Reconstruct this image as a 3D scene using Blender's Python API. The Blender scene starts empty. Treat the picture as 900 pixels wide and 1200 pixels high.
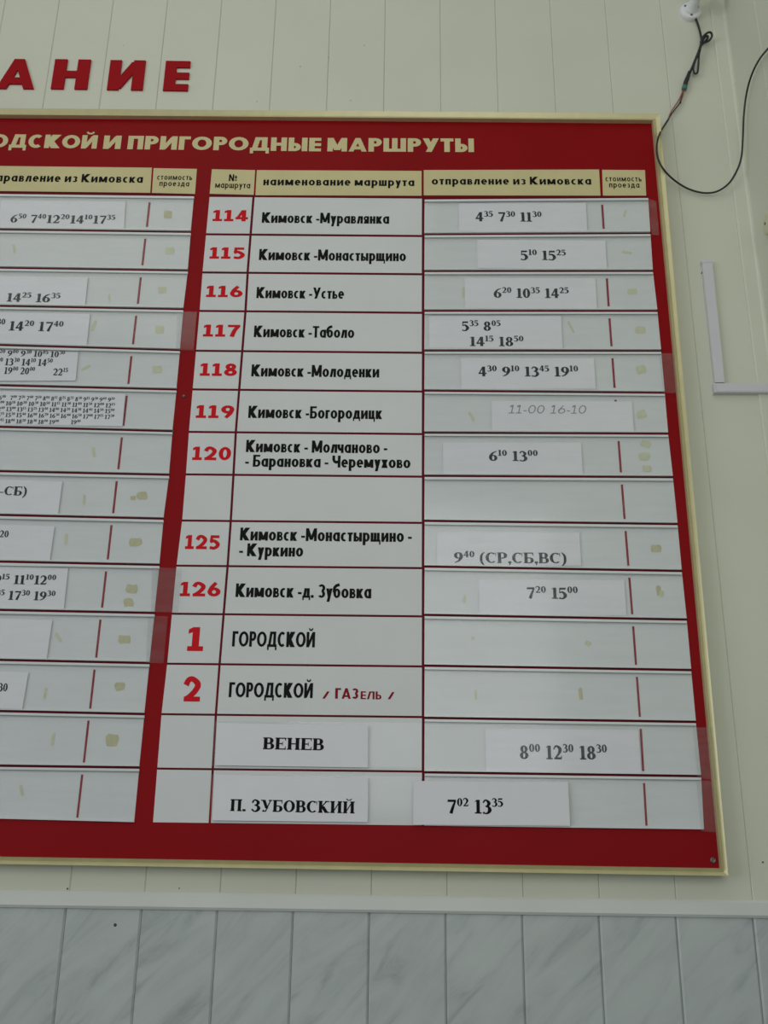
import bpy, math, random
from mathutils import Vector

random.seed(7)
S = bpy.context.scene
COL = S.collection

# ------------------------------------------------------------------ camera
Z0 = 1.55                                   # height of the dado moulding above the floor
CAM = Vector((0.43417, -1.38737, 0.05104 + Z0))
PITCH, YAW, ROLL = 0.3353, -0.01756, 0.01337
F = 1150.0                                  # focal length in pixels of the 900 x 1200 frame
_fw = Vector((math.sin(YAW)*math.cos(PITCH), math.cos(YAW)*math.cos(PITCH), math.sin(PITCH)))
_r0 = Vector((math.cos(YAW), -math.sin(YAW), 0))
_u0 = _r0.cross(_fw)
_rt = _r0*math.cos(ROLL) + _u0*math.sin(ROLL)
_up = -_r0*math.sin(ROLL) + _u0*math.cos(ROLL)
cd = bpy.data.cameras.new('camera')
cd.sensor_fit = 'VERTICAL'
cd.sensor_height = 36.0
cd.lens = 36.0*F/1200.0
cam = bpy.data.objects.new('camera', cd)
COL.objects.link(cam)
from mathutils import Matrix
M3 = Matrix((_rt, _up, -_fw)).transposed()
cam.matrix_world = Matrix.Translation(CAM) @ M3.to_4x4()
cd.clip_start = 0.02
S.camera = cam

# ------------------------------------------------------------------ light
w = bpy.data.worlds.new('world')
S.world = w
w.use_nodes = True
bg = w.node_tree.nodes['Background']
bg.inputs[0].default_value = (0.93, 0.97, 1.0, 1)
bg.inputs[1].default_value = 0.30


def area(name, loc, target, size, size_y, power, color):
    l = bpy.data.lights.new(name, 'AREA')
    l.shape = 'RECTANGLE'
    l.size, l.size_y, l.energy, l.color = size, size_y, power, color
    o = bpy.data.objects.new(name, l)
    COL.objects.link(o)
    o.location = loc
    o.rotation_euler = (Vector(target) - Vector(loc)).to_track_quat('-Z', 'Y').to_euler()
    return o


area('window_daylight', (-4.4, -3.7, 2.4), (0.6, 0, 2.0), 3.6, 2.2, 100, (0.90, 0.97, 1.0))
area('right_fill_light', (0.70, -2.5, 2.35), (0.95, 0, 2.1), 1.4, 1.2, 17, (0.97, 0.99, 0.96))  # fill added to lift the wall and frame on the right
area('ceiling_light', (-0.3, -2.0, 4.2), (0.4, 0, 2.6), 1.8, 1.4, 12, (1.0, 0.98, 0.80))
S.view_settings.view_transform = 'Standard'
S.view_settings.look = 'None'
S.view_settings.gamma = 1
S.view_settings.use_curve_mapping = False
S.view_settings.exposure = -0.48


# ------------------------------------------------------------------ picture measurements -> metres on the wall
def at(x, y, d=0.0):
    """point measured in the photograph, at distance d in front of the wall plane"""
    v = _fw + _rt*((x - 450)/F) + _up*((600 - y)/F)
    s = (-d - CAM.y)/v.y
    return CAM + v*s


# ------------------------------------------------------------------ materials
def sr(c):
    return tuple((v/255/12.92 if v/255 <= .04045 else ((v/255 + .055)/1.055)**2.4) for v in c) + (1,)


def mat(name, rgb, rough=.5, metal=0.0, noise=0.0, scale=30, spec=.5, bump=0.0, bscale=200, coat=0.0):
    m = bpy.data.materials.new(name)
    m.use_nodes = True
    nt = m.node_tree
    b = nt.nodes['Principled BSDF']
    b.inputs['Base Color'].default_value = sr(rgb)
    b.inputs['Roughness'].default_value = rough
    b.inputs['Metallic'].default_value = metal
    b.inputs['Specular IOR Level'].default_value = spec
    if coat:
        b.inputs['Coat Weight'].default_value = coat
        b.inputs['Coat Roughness'].default_value = .08
    tc = nt.nodes.new('ShaderNodeNewGeometry')
    if noise:
        n = nt.nodes.new('ShaderNodeTexNoise')
        n.inputs['Scale'].default_value = scale
        n.inputs['Detail'].default_value = 5
        nt.links.new(tc.outputs['Position'], n.inputs['Vector'])
        mr = nt.nodes.new('ShaderNodeMapRange')
        mr.inputs['From Min'].default_value = .3
        mr.inputs['From Max'].default_value = .7
        mr.inputs['To Min'].default_value = 1 - noise
        mr.inputs['To Max'].default_value = 1 + noise
        nt.links.new(n.outputs['Fac'], mr.inputs['Value'])
        vm = nt.nodes.new('ShaderNodeVectorMath')
        vm.operation = 'SCALE'
        vm.inputs[0].default_value = sr(rgb)[:3]
        nt.links.new(mr.outputs['Result'], vm.inputs['Scale'])
        nt.links.new(vm.outputs['Vector'], b.inputs['Base Color'])
    if bump:
        n2 = nt.nodes.new('ShaderNodeTexNoise')
        n2.inputs['Scale'].default_value = bscale
        nt.links.new(tc.outputs['Position'], n2.inputs['Vector'])
        bp = nt.nodes.new('ShaderNodeBump')
        bp.inputs['Strength'].default_value = bump
        bp.inputs['Distance'].default_value = .001
        nt.links.new(n2.outputs['Fac'], bp.inputs['Height'])
        nt.links.new(bp.outputs['Normal'], b.inputs['Normal'])
    return m


def clear_mat(name, rgb, milk, rough=.1):
    """thin clear sheet: mostly see-through, whitening by reflection put in as milky diffuse, glossy on top"""
    m = bpy.data.materials.new(name)
    m.use_nodes = True
    nt = m.node_tree
    nt.nodes.remove(nt.nodes['Principled BSDF'])
    out = nt.nodes['Material Output']
    tr = nt.nodes.new('ShaderNodeBsdfTransparent')
    tr.inputs[0].default_value = (.995, .998, 1, 1)
    df = nt.nodes.new('ShaderNodeBsdfDiffuse')
    df.inputs[0].default_value = sr(rgb)
    gl = nt.nodes.new('ShaderNodeBsdfGlossy')
    gl.inputs['Roughness'].default_value = rough
    geo = nt.nodes.new('ShaderNodeNewGeometry')
    mp = nt.nodes.new('ShaderNodeMapping')
    mp.inputs['Scale'].default_value = (9, 9, 60)
    mp.inputs['Rotation'].default_value = (0, .12, 0)
    nz = nt.nodes.new('ShaderNodeTexNoise')
    nz.inputs['Scale'].default_value = 1.5
    nz.inputs['Detail'].default_value = 6
    nt.links.new(geo.outputs['Position'], mp.inputs['Vector'])
    nt.links.new(mp.outputs['Vector'], nz.inputs['Vector'])
    mr = nt.nodes.new('ShaderNodeMapRange')
    mr.inputs['From Min'].default_value = .35
    mr.inputs['From Max'].default_value = .7
    mr.inputs['To Min'].default_value = milk*.6
    mr.inputs['To Max'].default_value = milk*1.5
    nt.links.new(nz.outputs['Fac'], mr.inputs['Value'])
    a = nt.nodes.new('ShaderNodeMixShader')
    nt.links.new(mr.outputs['Result'], a.inputs[0])
    nt.links.new(tr.outputs[0], a.inputs[1])
    nt.links.new(df.outputs[0], a.inputs[2])
    b = nt.nodes.new('ShaderNodeMixShader')
    b.inputs[0].default_value = .018
    nt.links.new(a.outputs[0], b.inputs[1])
    nt.links.new(gl.outputs[0], b.inputs[2])
    nt.links.new(b.outputs[0], out.inputs[0])
    return m


def marble_mat():
    m = bpy.data.materials.new('marble_print')
    m.use_nodes = True
    nt = m.node_tree
    N, L = nt.nodes, nt.links
    b = N['Principled BSDF']
    b.inputs['Roughness'].default_value = .28
    geo = N.new('ShaderNodeNewGeometry')
    oi = N.new('ShaderNodeObjectInfo')
    add = N.new('ShaderNodeVectorMath')
    add.operation = 'MULTIPLY_ADD'
    add.inputs[1].default_value = (3.1, 0, 7.7)
    L.new(oi.outputs['Random'], add.inputs[0])
    L.new(geo.outputs['Position'], add.inputs[2])
    rot = N.new('ShaderNodeMapping')
    rot.inputs['Rotation'].default_value = (0, math.radians(45), 0)
    L.new(add.outputs[0], rot.inputs['Vector'])
    mp = N.new('ShaderNodeMapping')
    mp.inputs['Scale'].default_value = (6.0, 1, 30)
    L.new(rot.outputs[0], mp.inputs['Vector'])
    n1 = N.new('ShaderNodeTexNoise')
    n1.inputs['Scale'].default_value = 1.1
    n1.inputs['Detail'].default_value = 9
    n1.inputs['Roughness'].default_value = .62
    n1.inputs['Distortion'].default_value = .9
    L.new(mp.outputs[0], n1.inputs['Vector'])
    r1 = N.new('ShaderNodeValToRGB')
    e = r1.color_ramp.elements
    e[0].position, e[0].color = .28, sr((154, 160, 160))
    e[1].position, e[1].color = .62, sr((188, 195, 193))
    x = e.new(.42)
    x.color = sr((178, 185, 184))
    x = e.new(.50)
    x.color = sr((184, 190, 189))
    L.new(n1.outputs['Fac'], r1.inputs[0])
    n2 = N.new('ShaderNodeTexNoise')
    n2.inputs['Scale'].default_value = 9
    n2.inputs['Detail'].default_value = 6
    L.new(add.outputs[0], n2.inputs['Vector'])
    r2 = N.new('ShaderNodeMapRange')
    r2.inputs['From Min'].default_value = .3
    r2.inputs['From Max'].default_value = .7
    r2.inputs['To Min'].default_value = .94
    r2.inputs['To Max'].default_value = 1.04
    L.new(n2.outputs['Fac'], r2.inputs['Value'])
    mul = N.new('ShaderNodeVectorMath')
    mul.operation = 'SCALE'
    L.new(r1.outputs[0], mul.inputs[0])
    L.new(r2.outputs[0], mul.inputs['Scale'])
    L.new(mul.outputs[0], b.inputs['Base Color'])
    return m


M = dict(
    plank=mat('cream_plastic_cladding', (209, 211, 195), .42, noise=.025, scale=6),
    groove=mat('cladding_groove', (150, 152, 142), .6),
    marble=marble_mat(),
    mgroove=mat('marble_panel_joint', (136, 140, 138), .5, noise=.1, scale=20),
    trim=mat('white_plastic_moulding', (214, 217, 212), .4, noise=.03, scale=12),
    corner=mat('corner_moulding', (209, 211, 195), .4, noise=.03, scale=12),
    red=mat('red_vinyl', (140, 7, 16), .5, noise=.05, scale=5, spec=.12),
    frame=mat('pale_gold_aluminium', (204, 197, 154), .34, metal=.2, noise=.05, scale=40),
    beige=mat('beige_vinyl', (206, 196, 146), .5, noise=.04, scale=25),
    cell=mat('white_vinyl', (212, 215, 215), .5, noise=.018, scale=14),
    lip=mat('acrylic_lip', (218, 222, 222), .25, noise=.03, scale=30),
    edge=mat('acrylic_edge', (128, 136, 138), .3),
    paper=mat('white_paper', (225, 225, 229), .75, noise=.012, scale=25),
    greypaper=mat('greyed_paper', (220, 221, 225), .75, noise=.015, scale=25),
    ink=mat('black_ink', (13, 13, 15), .65, spec=.15),
    fade=mat('grey_felt_pen', (128, 130, 134), .7),
    num=mat('red_print', (205, 18, 30), .6, spec=.15),
    dred=mat('dark_red_print', (138, 8, 34), .6, spec=.15),
    maroon=mat('maroon_rule', (98, 6, 26), .6, spec=.15),
    tape=mat('yellowed_tape', (200, 202, 172), .45, noise=.08, scale=220),
    tape2=mat('brownish_tape', (188, 184, 146), .45, noise=.1, scale=220),
    clear=clear_mat('clear_acrylic', (228, 236, 238), .028),
    clear2=clear_mat('reflection_haze_acrylic', (190, 186, 184), .055),  # pale diffuse stands in for the reflection whitening the overhanging strips
    letter=mat('red_plastic_letter', (158, 8, 22), .55, spec=.12),
    screw=mat('zinc_screw', (120, 110, 104), .4, metal=.7),
    white=mat('white_enamel', (226, 228, 230), .35),
    black=mat('black_cable', (34, 34, 38), .45),
    copper=mat('bare_copper', (176, 122, 96), .4, metal=.5),
    teal=mat('teal_plug_ring', (70, 120, 112), .5),
    duct=mat('white_cable_duct', (208, 206, 212), .4),
    dark=mat('dark_speck', (64, 60, 54), .7),
    cap=mat('aged_beige_plastic', (206, 204, 172), .5, noise=.05, scale=40),
    floor=mat('grey_floor_tile', (140, 138, 132), .5, noise=.08, scale=4),
)

# ------------------------------------------------------------------ object helpers
ORG = {}


def tag(o, label=None, cat=None, group=None, kind=None):
    if label: o['label'] = label
    if cat: o['category'] = cat
    if group: o['group'] = group
    if kind: o['kind'] = kind
    return o


def _place(o, origin, parent):
    COL.objects.link(o)
    ORG[o.name] = Vector(origin)
    if parent is not None:
        o.parent = parent
        o.location = Vector(origin) - ORG[parent.name]
    else:
        o.location = origin
    return o


def empty(name, origin):
    o = bpy.data.objects.new(name, None)
    o.empty_display_size = .05
    return _place(o, origin, None)


def mesh(name, verts, faces, m, parent=None, smooth=False, origin=None):
    if origin is None:
        n = len(verts)
        origin = Vector((sum(v[0] for v in verts)/n, max(v[1] for v in verts), min(v[2] for v in verts)))
    me = bpy.data.meshes.new(name)
    me.from_pydata([Vector(v) - origin for v in verts], [], faces)
    me.materials.append(M[m])
    if smooth:
        me.polygons.foreach_set('use_smooth', [True]*len(me.polygons))
    me.update()
    return _place(bpy.data.objects.new(name, me), origin, parent)


BOXF = [(0, 1, 2, 3), (7, 6, 5, 4), (0, 4, 5, 1), (1, 5, 6, 2), (2, 6, 7, 3), (3, 7, 4, 0)]


def fixw(vs, fs):
    return vs, fs


def slab(name, q, d0, d1, m, parent=None):
    """q = four picture points TL,TR,BR,BL of the front face, at distance d1; back face at distance d0"""
    f = [at(x, y, d1) for x, y in q]
    vs = [f[3], f[2], f[1], f[0]] + [Vector((p.x, -d0, p.z)) for p in (f[3], f[2], f[1], f[0])]
    return mesh(name, vs, BOXF, m, parent)


def box(name, x0, x1, y0, y1, z0, z1, m, parent=None):
    vs = [(x0, y0, z0), (x1, y0, z0), (x1, y0, z1), (x0, y0, z1), (x0, y1, z0), (x1, y1, z0), (x1, y1, z1), (x0, y1, z1)]
    return mesh(name, [Vector(v) for v in vs], BOXF, m, parent)


def cat_pts(pts, sub):
    if len(pts) < 3 or sub < 2:
        return [Vector(p) for p in pts]
    P = [Vector(p) for p in pts]
    P = [P[0]*2 - P[1]] + P + [P[-1]*2 - P[-2]]
    out = []
    for i in range(1, len(P) - 2):
        for k in range(sub):
            t = k/sub
            a, b, c, d = P[i-1], P[i], P[i+1], P[i+2]
            out.append(.5*((2*b) + (c - a)*t + (2*a - 5*b + 4*c - d)*t*t + (3*b - 3*c + d - a)*t**3))
    out.append(P[-2])
    return out


def tube_geo(pts, rad, seg=8, sub=6):
    P = cat_pts(pts, sub)
    n = len(P)
    rs = rad if isinstance(rad, (list, tuple)) else [rad]*len(pts)
    vs, fs = [], []
    u = None
    for i, p in enumerate(P):
        t = (P[min(i+1, n-1)] - P[max(i-1, 0)]).normalized()
        if u is None:
            u = t.cross(Vector((0, 1, .2))).normalized()
        u = (u - t*u.dot(t)).normalized()
        v = t.cross(u)
        f = i/(n-1)*(len(rs)-1)
        k = min(int(f), len(rs)-2) if len(rs) > 1 else 0
        r = rs[k] + (rs[min(k+1, len(rs)-1)] - rs[k])*(f-k)
        for s in range(seg):
            a = 2*math.pi*s/seg
            vs.append(p + (u*math.cos(a) + v*math.sin(a))*r)
    for i in range(n-1):
        for s in range(seg):
            a, b = i*seg+s, i*seg+(s+1) % seg
            fs.append((a, b, b+seg, a+seg))
    fs.append(tuple(range(seg))[::-1])
    fs.append(tuple(range((n-1)*seg, n*seg)))
    return vs, fs


def tube(name, pts, rad, m, parent=None, seg=8, sub=6):
    vs, fs = tube_geo(pts, rad, seg, sub)
    return mesh(name, vs, fs, m, parent, smooth=True)


def lathe(name, base, axis, prof, m, parent=None, seg=28):
    """prof = (distance along the axis, radius)"""
    axis = Vector(axis).normalized()
    u = axis.cross(Vector((.1, .2, 1))).normalized()
    v = axis.cross(u)
    vs, fs = [], []
    for a, r in prof:
        for s in range(seg):
            t = 2*math.pi*s/seg
            vs.append(Vector(base) + axis*a + (u*math.cos(t) + v*math.sin(t))*r)
    for i in range(len(prof)-1):
        for s in range(seg):
            a, b = i*seg+s, i*seg+(s+1) % seg
            fs.append((a, b, b+seg, a+seg))
    fs.append(tuple(range(seg))[::-1])
    fs.append(tuple(range((len(prof)-1)*seg, len(prof)*seg)))
    o = mesh(name, vs, fs, m, parent)
    return o


# ------------------------------------------------------------------ letter shapes (own outlines, no font files)
# cap height 1. V t[,y0,y1] upright bar; H s[,x0,x1] level bar; D t0,y0,t1,y1[,k] diagonal; R ring; B bowl to the right;
# L bowl to the left; P smooth stroke x,y,width...; Q polygon
X = .70
SANS = {
 'А': (.92, 1, 'D0,0,.5,1,.85 D1,0,.5,1,.9 H.2,.2,.8'), 'Б': (.70, 1, 'V0 H1,0,.92 B0,0,.6'),
 'В': (.70, 1, 'V0 B0,0,.56 B0,.46,1,.92'), 'Г': (.58, 1, 'V0 H1'),
 'Д': (.95, 1, 'H0 q0,-.2,.17,-.2,.17,.1,0,.1 q.83,-.2,1,-.2,1,.1,.83,.1 D.12,.1,.36,1 V.86,.1,1 H1,.36,.86'),
 'Е': (.60, 1, 'V0 H0 H.5 H1'), 'З': (.66, 1, 'A0,1,.44,1,-90,150 A0,1,0,.57,-150,90'),
 'И': (.86, 1, 'V0 V1 D.1,.06,.9,.94,.8'), 'Й': (.86, 1, 'V0 V1 D.1,.06,.9,.94,.8 p.28,1.24,.5,.4,1.13,.5,.6,1.13,.5,.72,1.24,.5'),
 'К': (.88, 1, 'V0 D.12,.5,1,1 D.12,.5,1,0'), 'М': (1.0, 1, 'V0 V1 D0,1,.5,.1 D1,1,.5,.1'),
 'Л': (.85, 1, 'D0,0,.4,1 V1 H1,.4,1'),
 'Н': (.80, 1, 'V0 V1 H.5'), 'О': (1.0, 1, 'R0,1,0,1'), 'П': (.78, 1, 'V0 V1 H1'), 'Р': (.68, 1, 'V0 B0,.38,1'),
 'С': (.82, 1, 'A0,1.1,0,1,52,308'), 'Т': (.66, 1, 'V.5 H1'), 'У': (.82, 1, 'D1,1,.3,0 D0,1,.5,.32'),
 'Ч': (.74, 1, 'V1 P.14,1,1,.16,.62,1,.4,.45,.95,.86,.5,.9'), 'Ш': (1.15, 1, 'V0 V.5 V1 H0'),
 'Ь': (.66, 1, 'V0 B0,0,.6'), 'Ы': (.95, 1, 'V0 B0,0,.6,.66 V1'), 'Э': (.8, 1, 'A-.1,1,0,1,-128,128 H.5,.4,.95'),
 'а': (.64, X, 'R0,1,0,1 V1'), 'б': (.64, X, 'R0,1,0,1 P.1,.4,1,.14,.72,1,.4,.9,.9,.85,.98,.85'),
 'в': (.54, X, 'V0 B0,0,.58 B0,.46,1,.92'), 'г': (.42, X, 'V0 H1'),
 'д': (.70, X, 'H0 q0,-.17,.18,-.17,.18,.1,0,.1 q.82,-.17,1,-.17,1,.1,.82,.1 D.12,.1,.36,1 V.86,.1,1 H1,.36,.86'),
 'е': (.62, X, 'A0,1,0,1,0,315 H.5,.1,1'), 'з': (.5, X, 'A0,1,.44,1,-90,150 A0,1,0,.57,-150,90'),
 'и': (.66, X, 'V0 V1 D.2,.1,.8,.9,.55'), 'й': (.66, X, 'V0 V1 D.2,.1,.8,.9,.55'), 'к': (.62, X, 'V0 D.25,.42,1,1,.8 D.25,.58,1,0,.85'),
 'л': (.62, X, 'D0,0,.4,1 V1 H1,.4,1'), 'м': (.86, X, 'V0 V1 D0,1,.5,.08 D1,1,.5,.08'), 'н': (.58, X, 'V0 V1 H.5'),
 'о': (.66, X, 'R0,1,0,1'), 'п': (.58, X, 'V0 V1 H1'), 'р': (.64, X, 'R0,1,0,1 V0,-.4,1'),
 'с': (.54, X, 'A0,1.15,0,1,55,305'), 'т': (.48, X, 'V.5 H1'), 'у': (.58, X, 'D1,1,.22,-.4 D0,1,.5,.12'),
 'х': (.60, X, 'D0,0,1,1 D1,0,0,1'), 'ц': (.62, X, 'V0 V.82 H0 q.8,-.22,1,-.22,1,.12,.8,.12'),
 'ч': (.54, X, 'V1 P.14,.7,1,.16,.42,1,.4,.29,.95,.86,.34,.9'), 'ш': (.82, X, 'V0 V.5 V1 H0'),
 'щ': (.90, X, 'V0 V.44 V.88 H0 q.86,-.22,1,-.22,1,.12,.86,.12'), 'ы': (.76, X, 'V0 B0,0,.6,.66 V1'),
 'ь': (.54, X, 'V0 B0,0,.6'), 'я': (.56, X, 'V1 L1,.38,1 D0,0,.45,.42'),
 '-': (.34, 1, 'H.3'), '.': (.22, 1, 'V.5,0,.2'), '/': (.3, 1, 'D0,0,1,1,.45'),
 '№': (1.0, 1, 'V0 V.55 D0,1,.55,0 R.72,1,.35,.8 H.1,.72,1'),
}
SLAB = {   # heavy numerals with a foot under the 1
 '0': (.78, 1, 'R0,1,0,1'), '1': (.60, 1, 'V.5 H0,.0,1 q.02,.72,.5,.84,.5,1,.3,1,.02,.9'),
 '2': (.78, 1, 'P.12,.66,1,.25,.86,.9,.5,.91,.8,.82,.7,1,.7,.45,.95,.4,.22,.85,.15,.1,.8 H0,.04,1'),
 '4': (.80, 1, 'V.74 H.22,0,1 D0,.2,.62,1,.7'), '5': (.76, 1, 'H1,.18,.92 D.08,.5,.16,1,.8 P.12,.52,.8,.45,.6,.8,.84,.34,1,.55,.09,.8,.1,.12,.8'),
 '6': (.78, 1, 'R0,1,0,.64 P.16,.3,1,.3,.62,.95,.62,.96,.8'), '7': (.74, 1, 'H1 P.86,.9,.9,.55,.5,.95,.36,0,1'),
 '8': (.78, 1, 'R.08,.92,.46,1 R0,1,0,.58'), '9': (.78, 1, 'R0,1,.36,1 P.84,.7,1,.7,.38,.95,.38,.04,.8'),
}
SERIF = {
 '0': (.60, 1, 'R0,1,0,1'), '1': (.44, 1, 'V.5 H0,0,1 q.0,.84,.4,.9,.55,1,.3,1,.0,.88'),
 '2': (.60, 1, 'P.06,.72,.4,.22,.92,.5,.5,.95,.7,.78,.74,1.05,.66,.46,.8,.35,.2,.5,.14,.06,.4 q.06,0,.92,0,1,.26,.93,.26,.82,.15,.1,.15'),
 '3': (.58, 1, 'P.1,.78,.4,.28,.95,.5,.52,.95,.6,.76,.76,1,.62,.58,.7,.35,.52,.35 P.35,.52,.35,.68,.48,.7,.84,.26,1.1,.62,.05,.7,.3,.02,.45,.08,.1,.7'),
 '4': (.62, 1, 'V.74 q0,.24,1,.24,1,.38,0,.38 D0,.3,.6,1,.45'),
 '5': (.58, 1, 'q.22,.82,.86,.82,.93,1,.22,1 D.08,.52,.12,1,.35 P.14,.54,.4,.5,.6,.7,.82,.32,1.1,.6,.06,.7,.28,.02,.45,.06,.1,.7'),
 '6': (.62, 1, 'R0,1,0,.62 P.92,.98,.3,.48,.82,.6,.2,.52,.95,.16,.28,1'),
 '7': (.60, 1, 'q.04,.83,.98,.83,.98,1,.08,1 P.9,.9,.5,.62,.42,.8,.42,0,1'),
 '8': (.60, 1, 'R.08,.92,.46,1 R0,1,0,.54'),
 '9': (.62, 1, 'R0,1,.38,1 P.84,.72,1,.8,.48,.95,.52,.18,.6,.08,.02,.3'),
 'Б': (.70, 1, 'V.1 H1,0,.95 H0,0,.4 B.1,0,.54 q.9,.7,.96,.7,.96,1,.84,1'), 'В': (.72, 1, 'V.1 H0,0,.4 H1,0,.4 B.1,0,.54 B.1,.47,1,.92'),
 'Е': (.70, 1, 'V.1 H0 H1 H.5,.1,.7 q.92,.0,1,.28,.95,.28,.8,0 q.82,1,.93,.74,.97,.74,.97,1 q.64,.34,.7,.34,.7,.66,.64,.66'),
 'Н': (.84, 1, 'V.1 V.9 H.5,.1,.9 H0,0,.38 H1,0,.38 H0,.62,1 H1,.62,1'),
 'П': (.82, 1, 'V.1 V.9 H1 H0,0,.38 H0,.62,1'),
 'З': (.60, 1, 'P.1,.72,.6,.24,.93,.5,.52,.95,.6,.78,.76,1,.62,.57,.7,.35,.52,.35 P.35,.52,.35,.68,.48,.7,.86,.26,1.1,.62,.05,.7,.3,.03,.5,.06,.2,.6'),
 'У': (.80, 1, 'D.14,1,.56,.28 D.92,1,.42,0,.4 H1,0,.42 H1,.68,1 P.18,.1,.9,.34,.03,.4,.5,.12,.4'),
 'О': (.82, 1, 'R0,1,0,1'), 'С': (.76, 1, 'A0,1.1,0,1,48,312 q.9,.66,.96,.66,.96,1,.9,.96'),
 'К': (.80, 1, 'V.1 H0,0,.4 H1,0,.4 D.25,.5,.82,1,.4 D.3,.56,.9,0 H0,.6,1 H1,.6,.98'),
 'И': (.84, 1, 'V.1 V.9 D.16,.0,.84,1,.35 H0,0,.38 H1,0,.38 H0,.62,1 H1,.62,1'),
 'Й': (.84, 1, 'V.1 V.9 D.16,.0,.84,1,.35 H0,0,.38 H1,0,.38 H0,.62,1 H1,.62,1 p.3,1.22,.5,.42,1.1,.4,.6,1.1,.4,.72,1.22,.5'),
 'Р': (.70, 1, 'V.1 H0,0,.42 H1,0,.4 B.1,.42,1'),
 '(': (.3, 1, 'P.9,1.02,.3,.3,.75,.7,.15,.4,.8,.3,.05,.7,.9,-.25,.3'), ')': (.3, 1, 'P.1,1.02,.3,.7,.75,.7,.85,.4,.8,.7,.05,.7,.1,-.25,.3'),
 ',': (.22, 1, 'V.5,0,.17 P.6,.1,.6,.5,-.18,.3'), '.': (.22, 1, 'V.5,0,.18'), '-': (.34, 1, 'H.3'),
}
STY = {'heavy': (SANS, .28, .22, .085), 'bold': (SANS, .225, .16, .12), 'caps': (SANS, .27, .17, .085), 'cond': (SANS, .25, .155, .085), 'small': (SANS, .18, .14, .16),
       'slab': (SLAB, .27, .20, .13), 'serif': (SERIF, .225, .095, .055), 'hand': (SLAB, .11, .10, .16)}
SUPS = dict(size=.60, rise=.52)


def glyph_polys(ch, sty):
    tab, wv, wh, gap = STY[sty]
    if ch not in tab:
        if sty == 'hand':
            tab = SANS
        else:
            tab = SANS if ch in SANS else SERIF
    W, Hh, code = tab[ch]
    if sty == 'heavy' and ch not in 'ИЙ': W *= 1.0
    polys = []
    for tok in code.split():
        k, a = tok[0], [float(v) for v in tok[1:].split(',')]
        if k == 'V':
            x = a[0]*(W-wv)
            y0, y1 = (a[1], a[2]) if len(a) > 1 else (0, 1)
            if len(a) > 1 and ch in '.,': pass
            y0, y1 = y0*Hh, y1*Hh
            polys.append([(x, y0), (x+wv, y0), (x+wv, y1), (x, y1)])
        elif k == 'H':
            y = a[0]*(Hh-wh)
            x0, x1 = (a[1]*W, a[2]*W) if len(a) > 1 else (0, W)
            polys.append([(x0, y), (x1, y), (x1, y+wh), (x0, y+wh)])
        elif k == 'D':
            kk = (a[4] if len(a) > 4 else 1)*wv
            dx = abs(a[2]-a[0])*W
            dy = abs(a[3]-a[1])*Hh
            hw = kk*math.hypot(dx, dy)/max(dy, .01)*.93
            x0, x1 = a[0]*(W-hw), a[2]*(W-hw)
            y0, y1 = a[1]*Hh, a[3]*Hh
            polys.append([(x0, y0), (x0+hw, y0), (x1+hw, y1), (x1, y1)])
        elif k in 'RA':
            x0, x1, y0, y1 = a[0]*W, a[1]*W, a[2]*Hh, a[3]*Hh
            a0, a1 = (a[4], a[5]) if k == 'A' else (0, 360)
            cx, cy, rx, ry = (x0+x1)/2, (y0+y1)/2, (x1-x0)/2, (y1-y0)/2
            n = max(4, int((a1-a0)/22))
            ww = min(wv, rx*.8); hh = min(wh, ry*.75)
            for i in range(n):
                t0, t1 = [math.radians(a0+(a1-a0)*j/n) for j in (i, i+1)]
                o = [(cx+rx*math.cos(t), cy+ry*math.sin(t)) for t in (t0, t1)]
                q = [(cx+(rx-ww)*math.cos(t), cy+(ry-hh)*math.sin(t)) for t in (t1, t0)]
                polys.append([q[1], o[0], o[1], q[0]])
        elif k in 'BL':
            xs, y0, y1 = a[0]*(W if k == 'B' else W), a[1]*Hh, a[2]*Hh
            xe = (a[3] if len(a) > 3 else (1 if k == 'B' else 0))*W
            ry = (y1-y0)/2
            sg = 1 if k == 'B' else -1
            rx = min(ry, abs(xe-xs)*.6)
            cx, cy = xe-sg*rx, (y0+y1)/2
            ww = min(wv, rx*.85); hh = min(wh, ry*.7)
            for yb in (y0, y1-hh):
                polys.append([(min(xs, cx), yb), (max(xs, cx), yb), (max(xs, cx), yb+hh), (min(xs, cx), yb+hh)])
            n = 8
            for i in range(n):
                t0, t1 = [math.radians(-90+180*j/n) for j in (i, i+1)]
                o = [(cx+sg*rx*math.cos(t), cy+ry*math.sin(t)) for t in (t0, t1)]
                q = [(cx+sg*(rx-ww)*math.cos(t), cy+(ry-hh)*math.sin(t)) for t in (t1, t0)]
                polys.append([q[1], o[0], o[1], q[0]])
        elif k in 'Pp':
            base = wv if k == 'P' else wv*.8
            pts = [(a[i]*W, a[i+1], a[i+2]*base) for i in range(0, len(a), 3)]
            if sty in ('slab', 'hand'):
                pts = [(x, y, max(ww_, base*.75)) for x, y, ww_ in pts]
            C = cat_pts(pts, 4)
            L = []
            for i, c in enumerate(C):
                p, n_ = C[max(i-1, 0)], C[min(i+1, len(C)-1)]
                t = Vector((n_.x-p.x, n_.y-p.y, 0)).normalized()
                L.append(((c.x-t.y*c.z/2, c.y+t.x*c.z/2), (c.x+t.y*c.z/2, c.y-t.x*c.z/2)))
            for i in range(len(L)-1):
                polys.append([L[i][0], L[i][1], L[i+1][1], L[i+1][0]])
        elif k == 'q':
            polys.append([(a[i]*W, a[i+1]*(1 if Hh == 1 else 1)) for i in range(0, len(a), 2)])
    return W, polys


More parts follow.
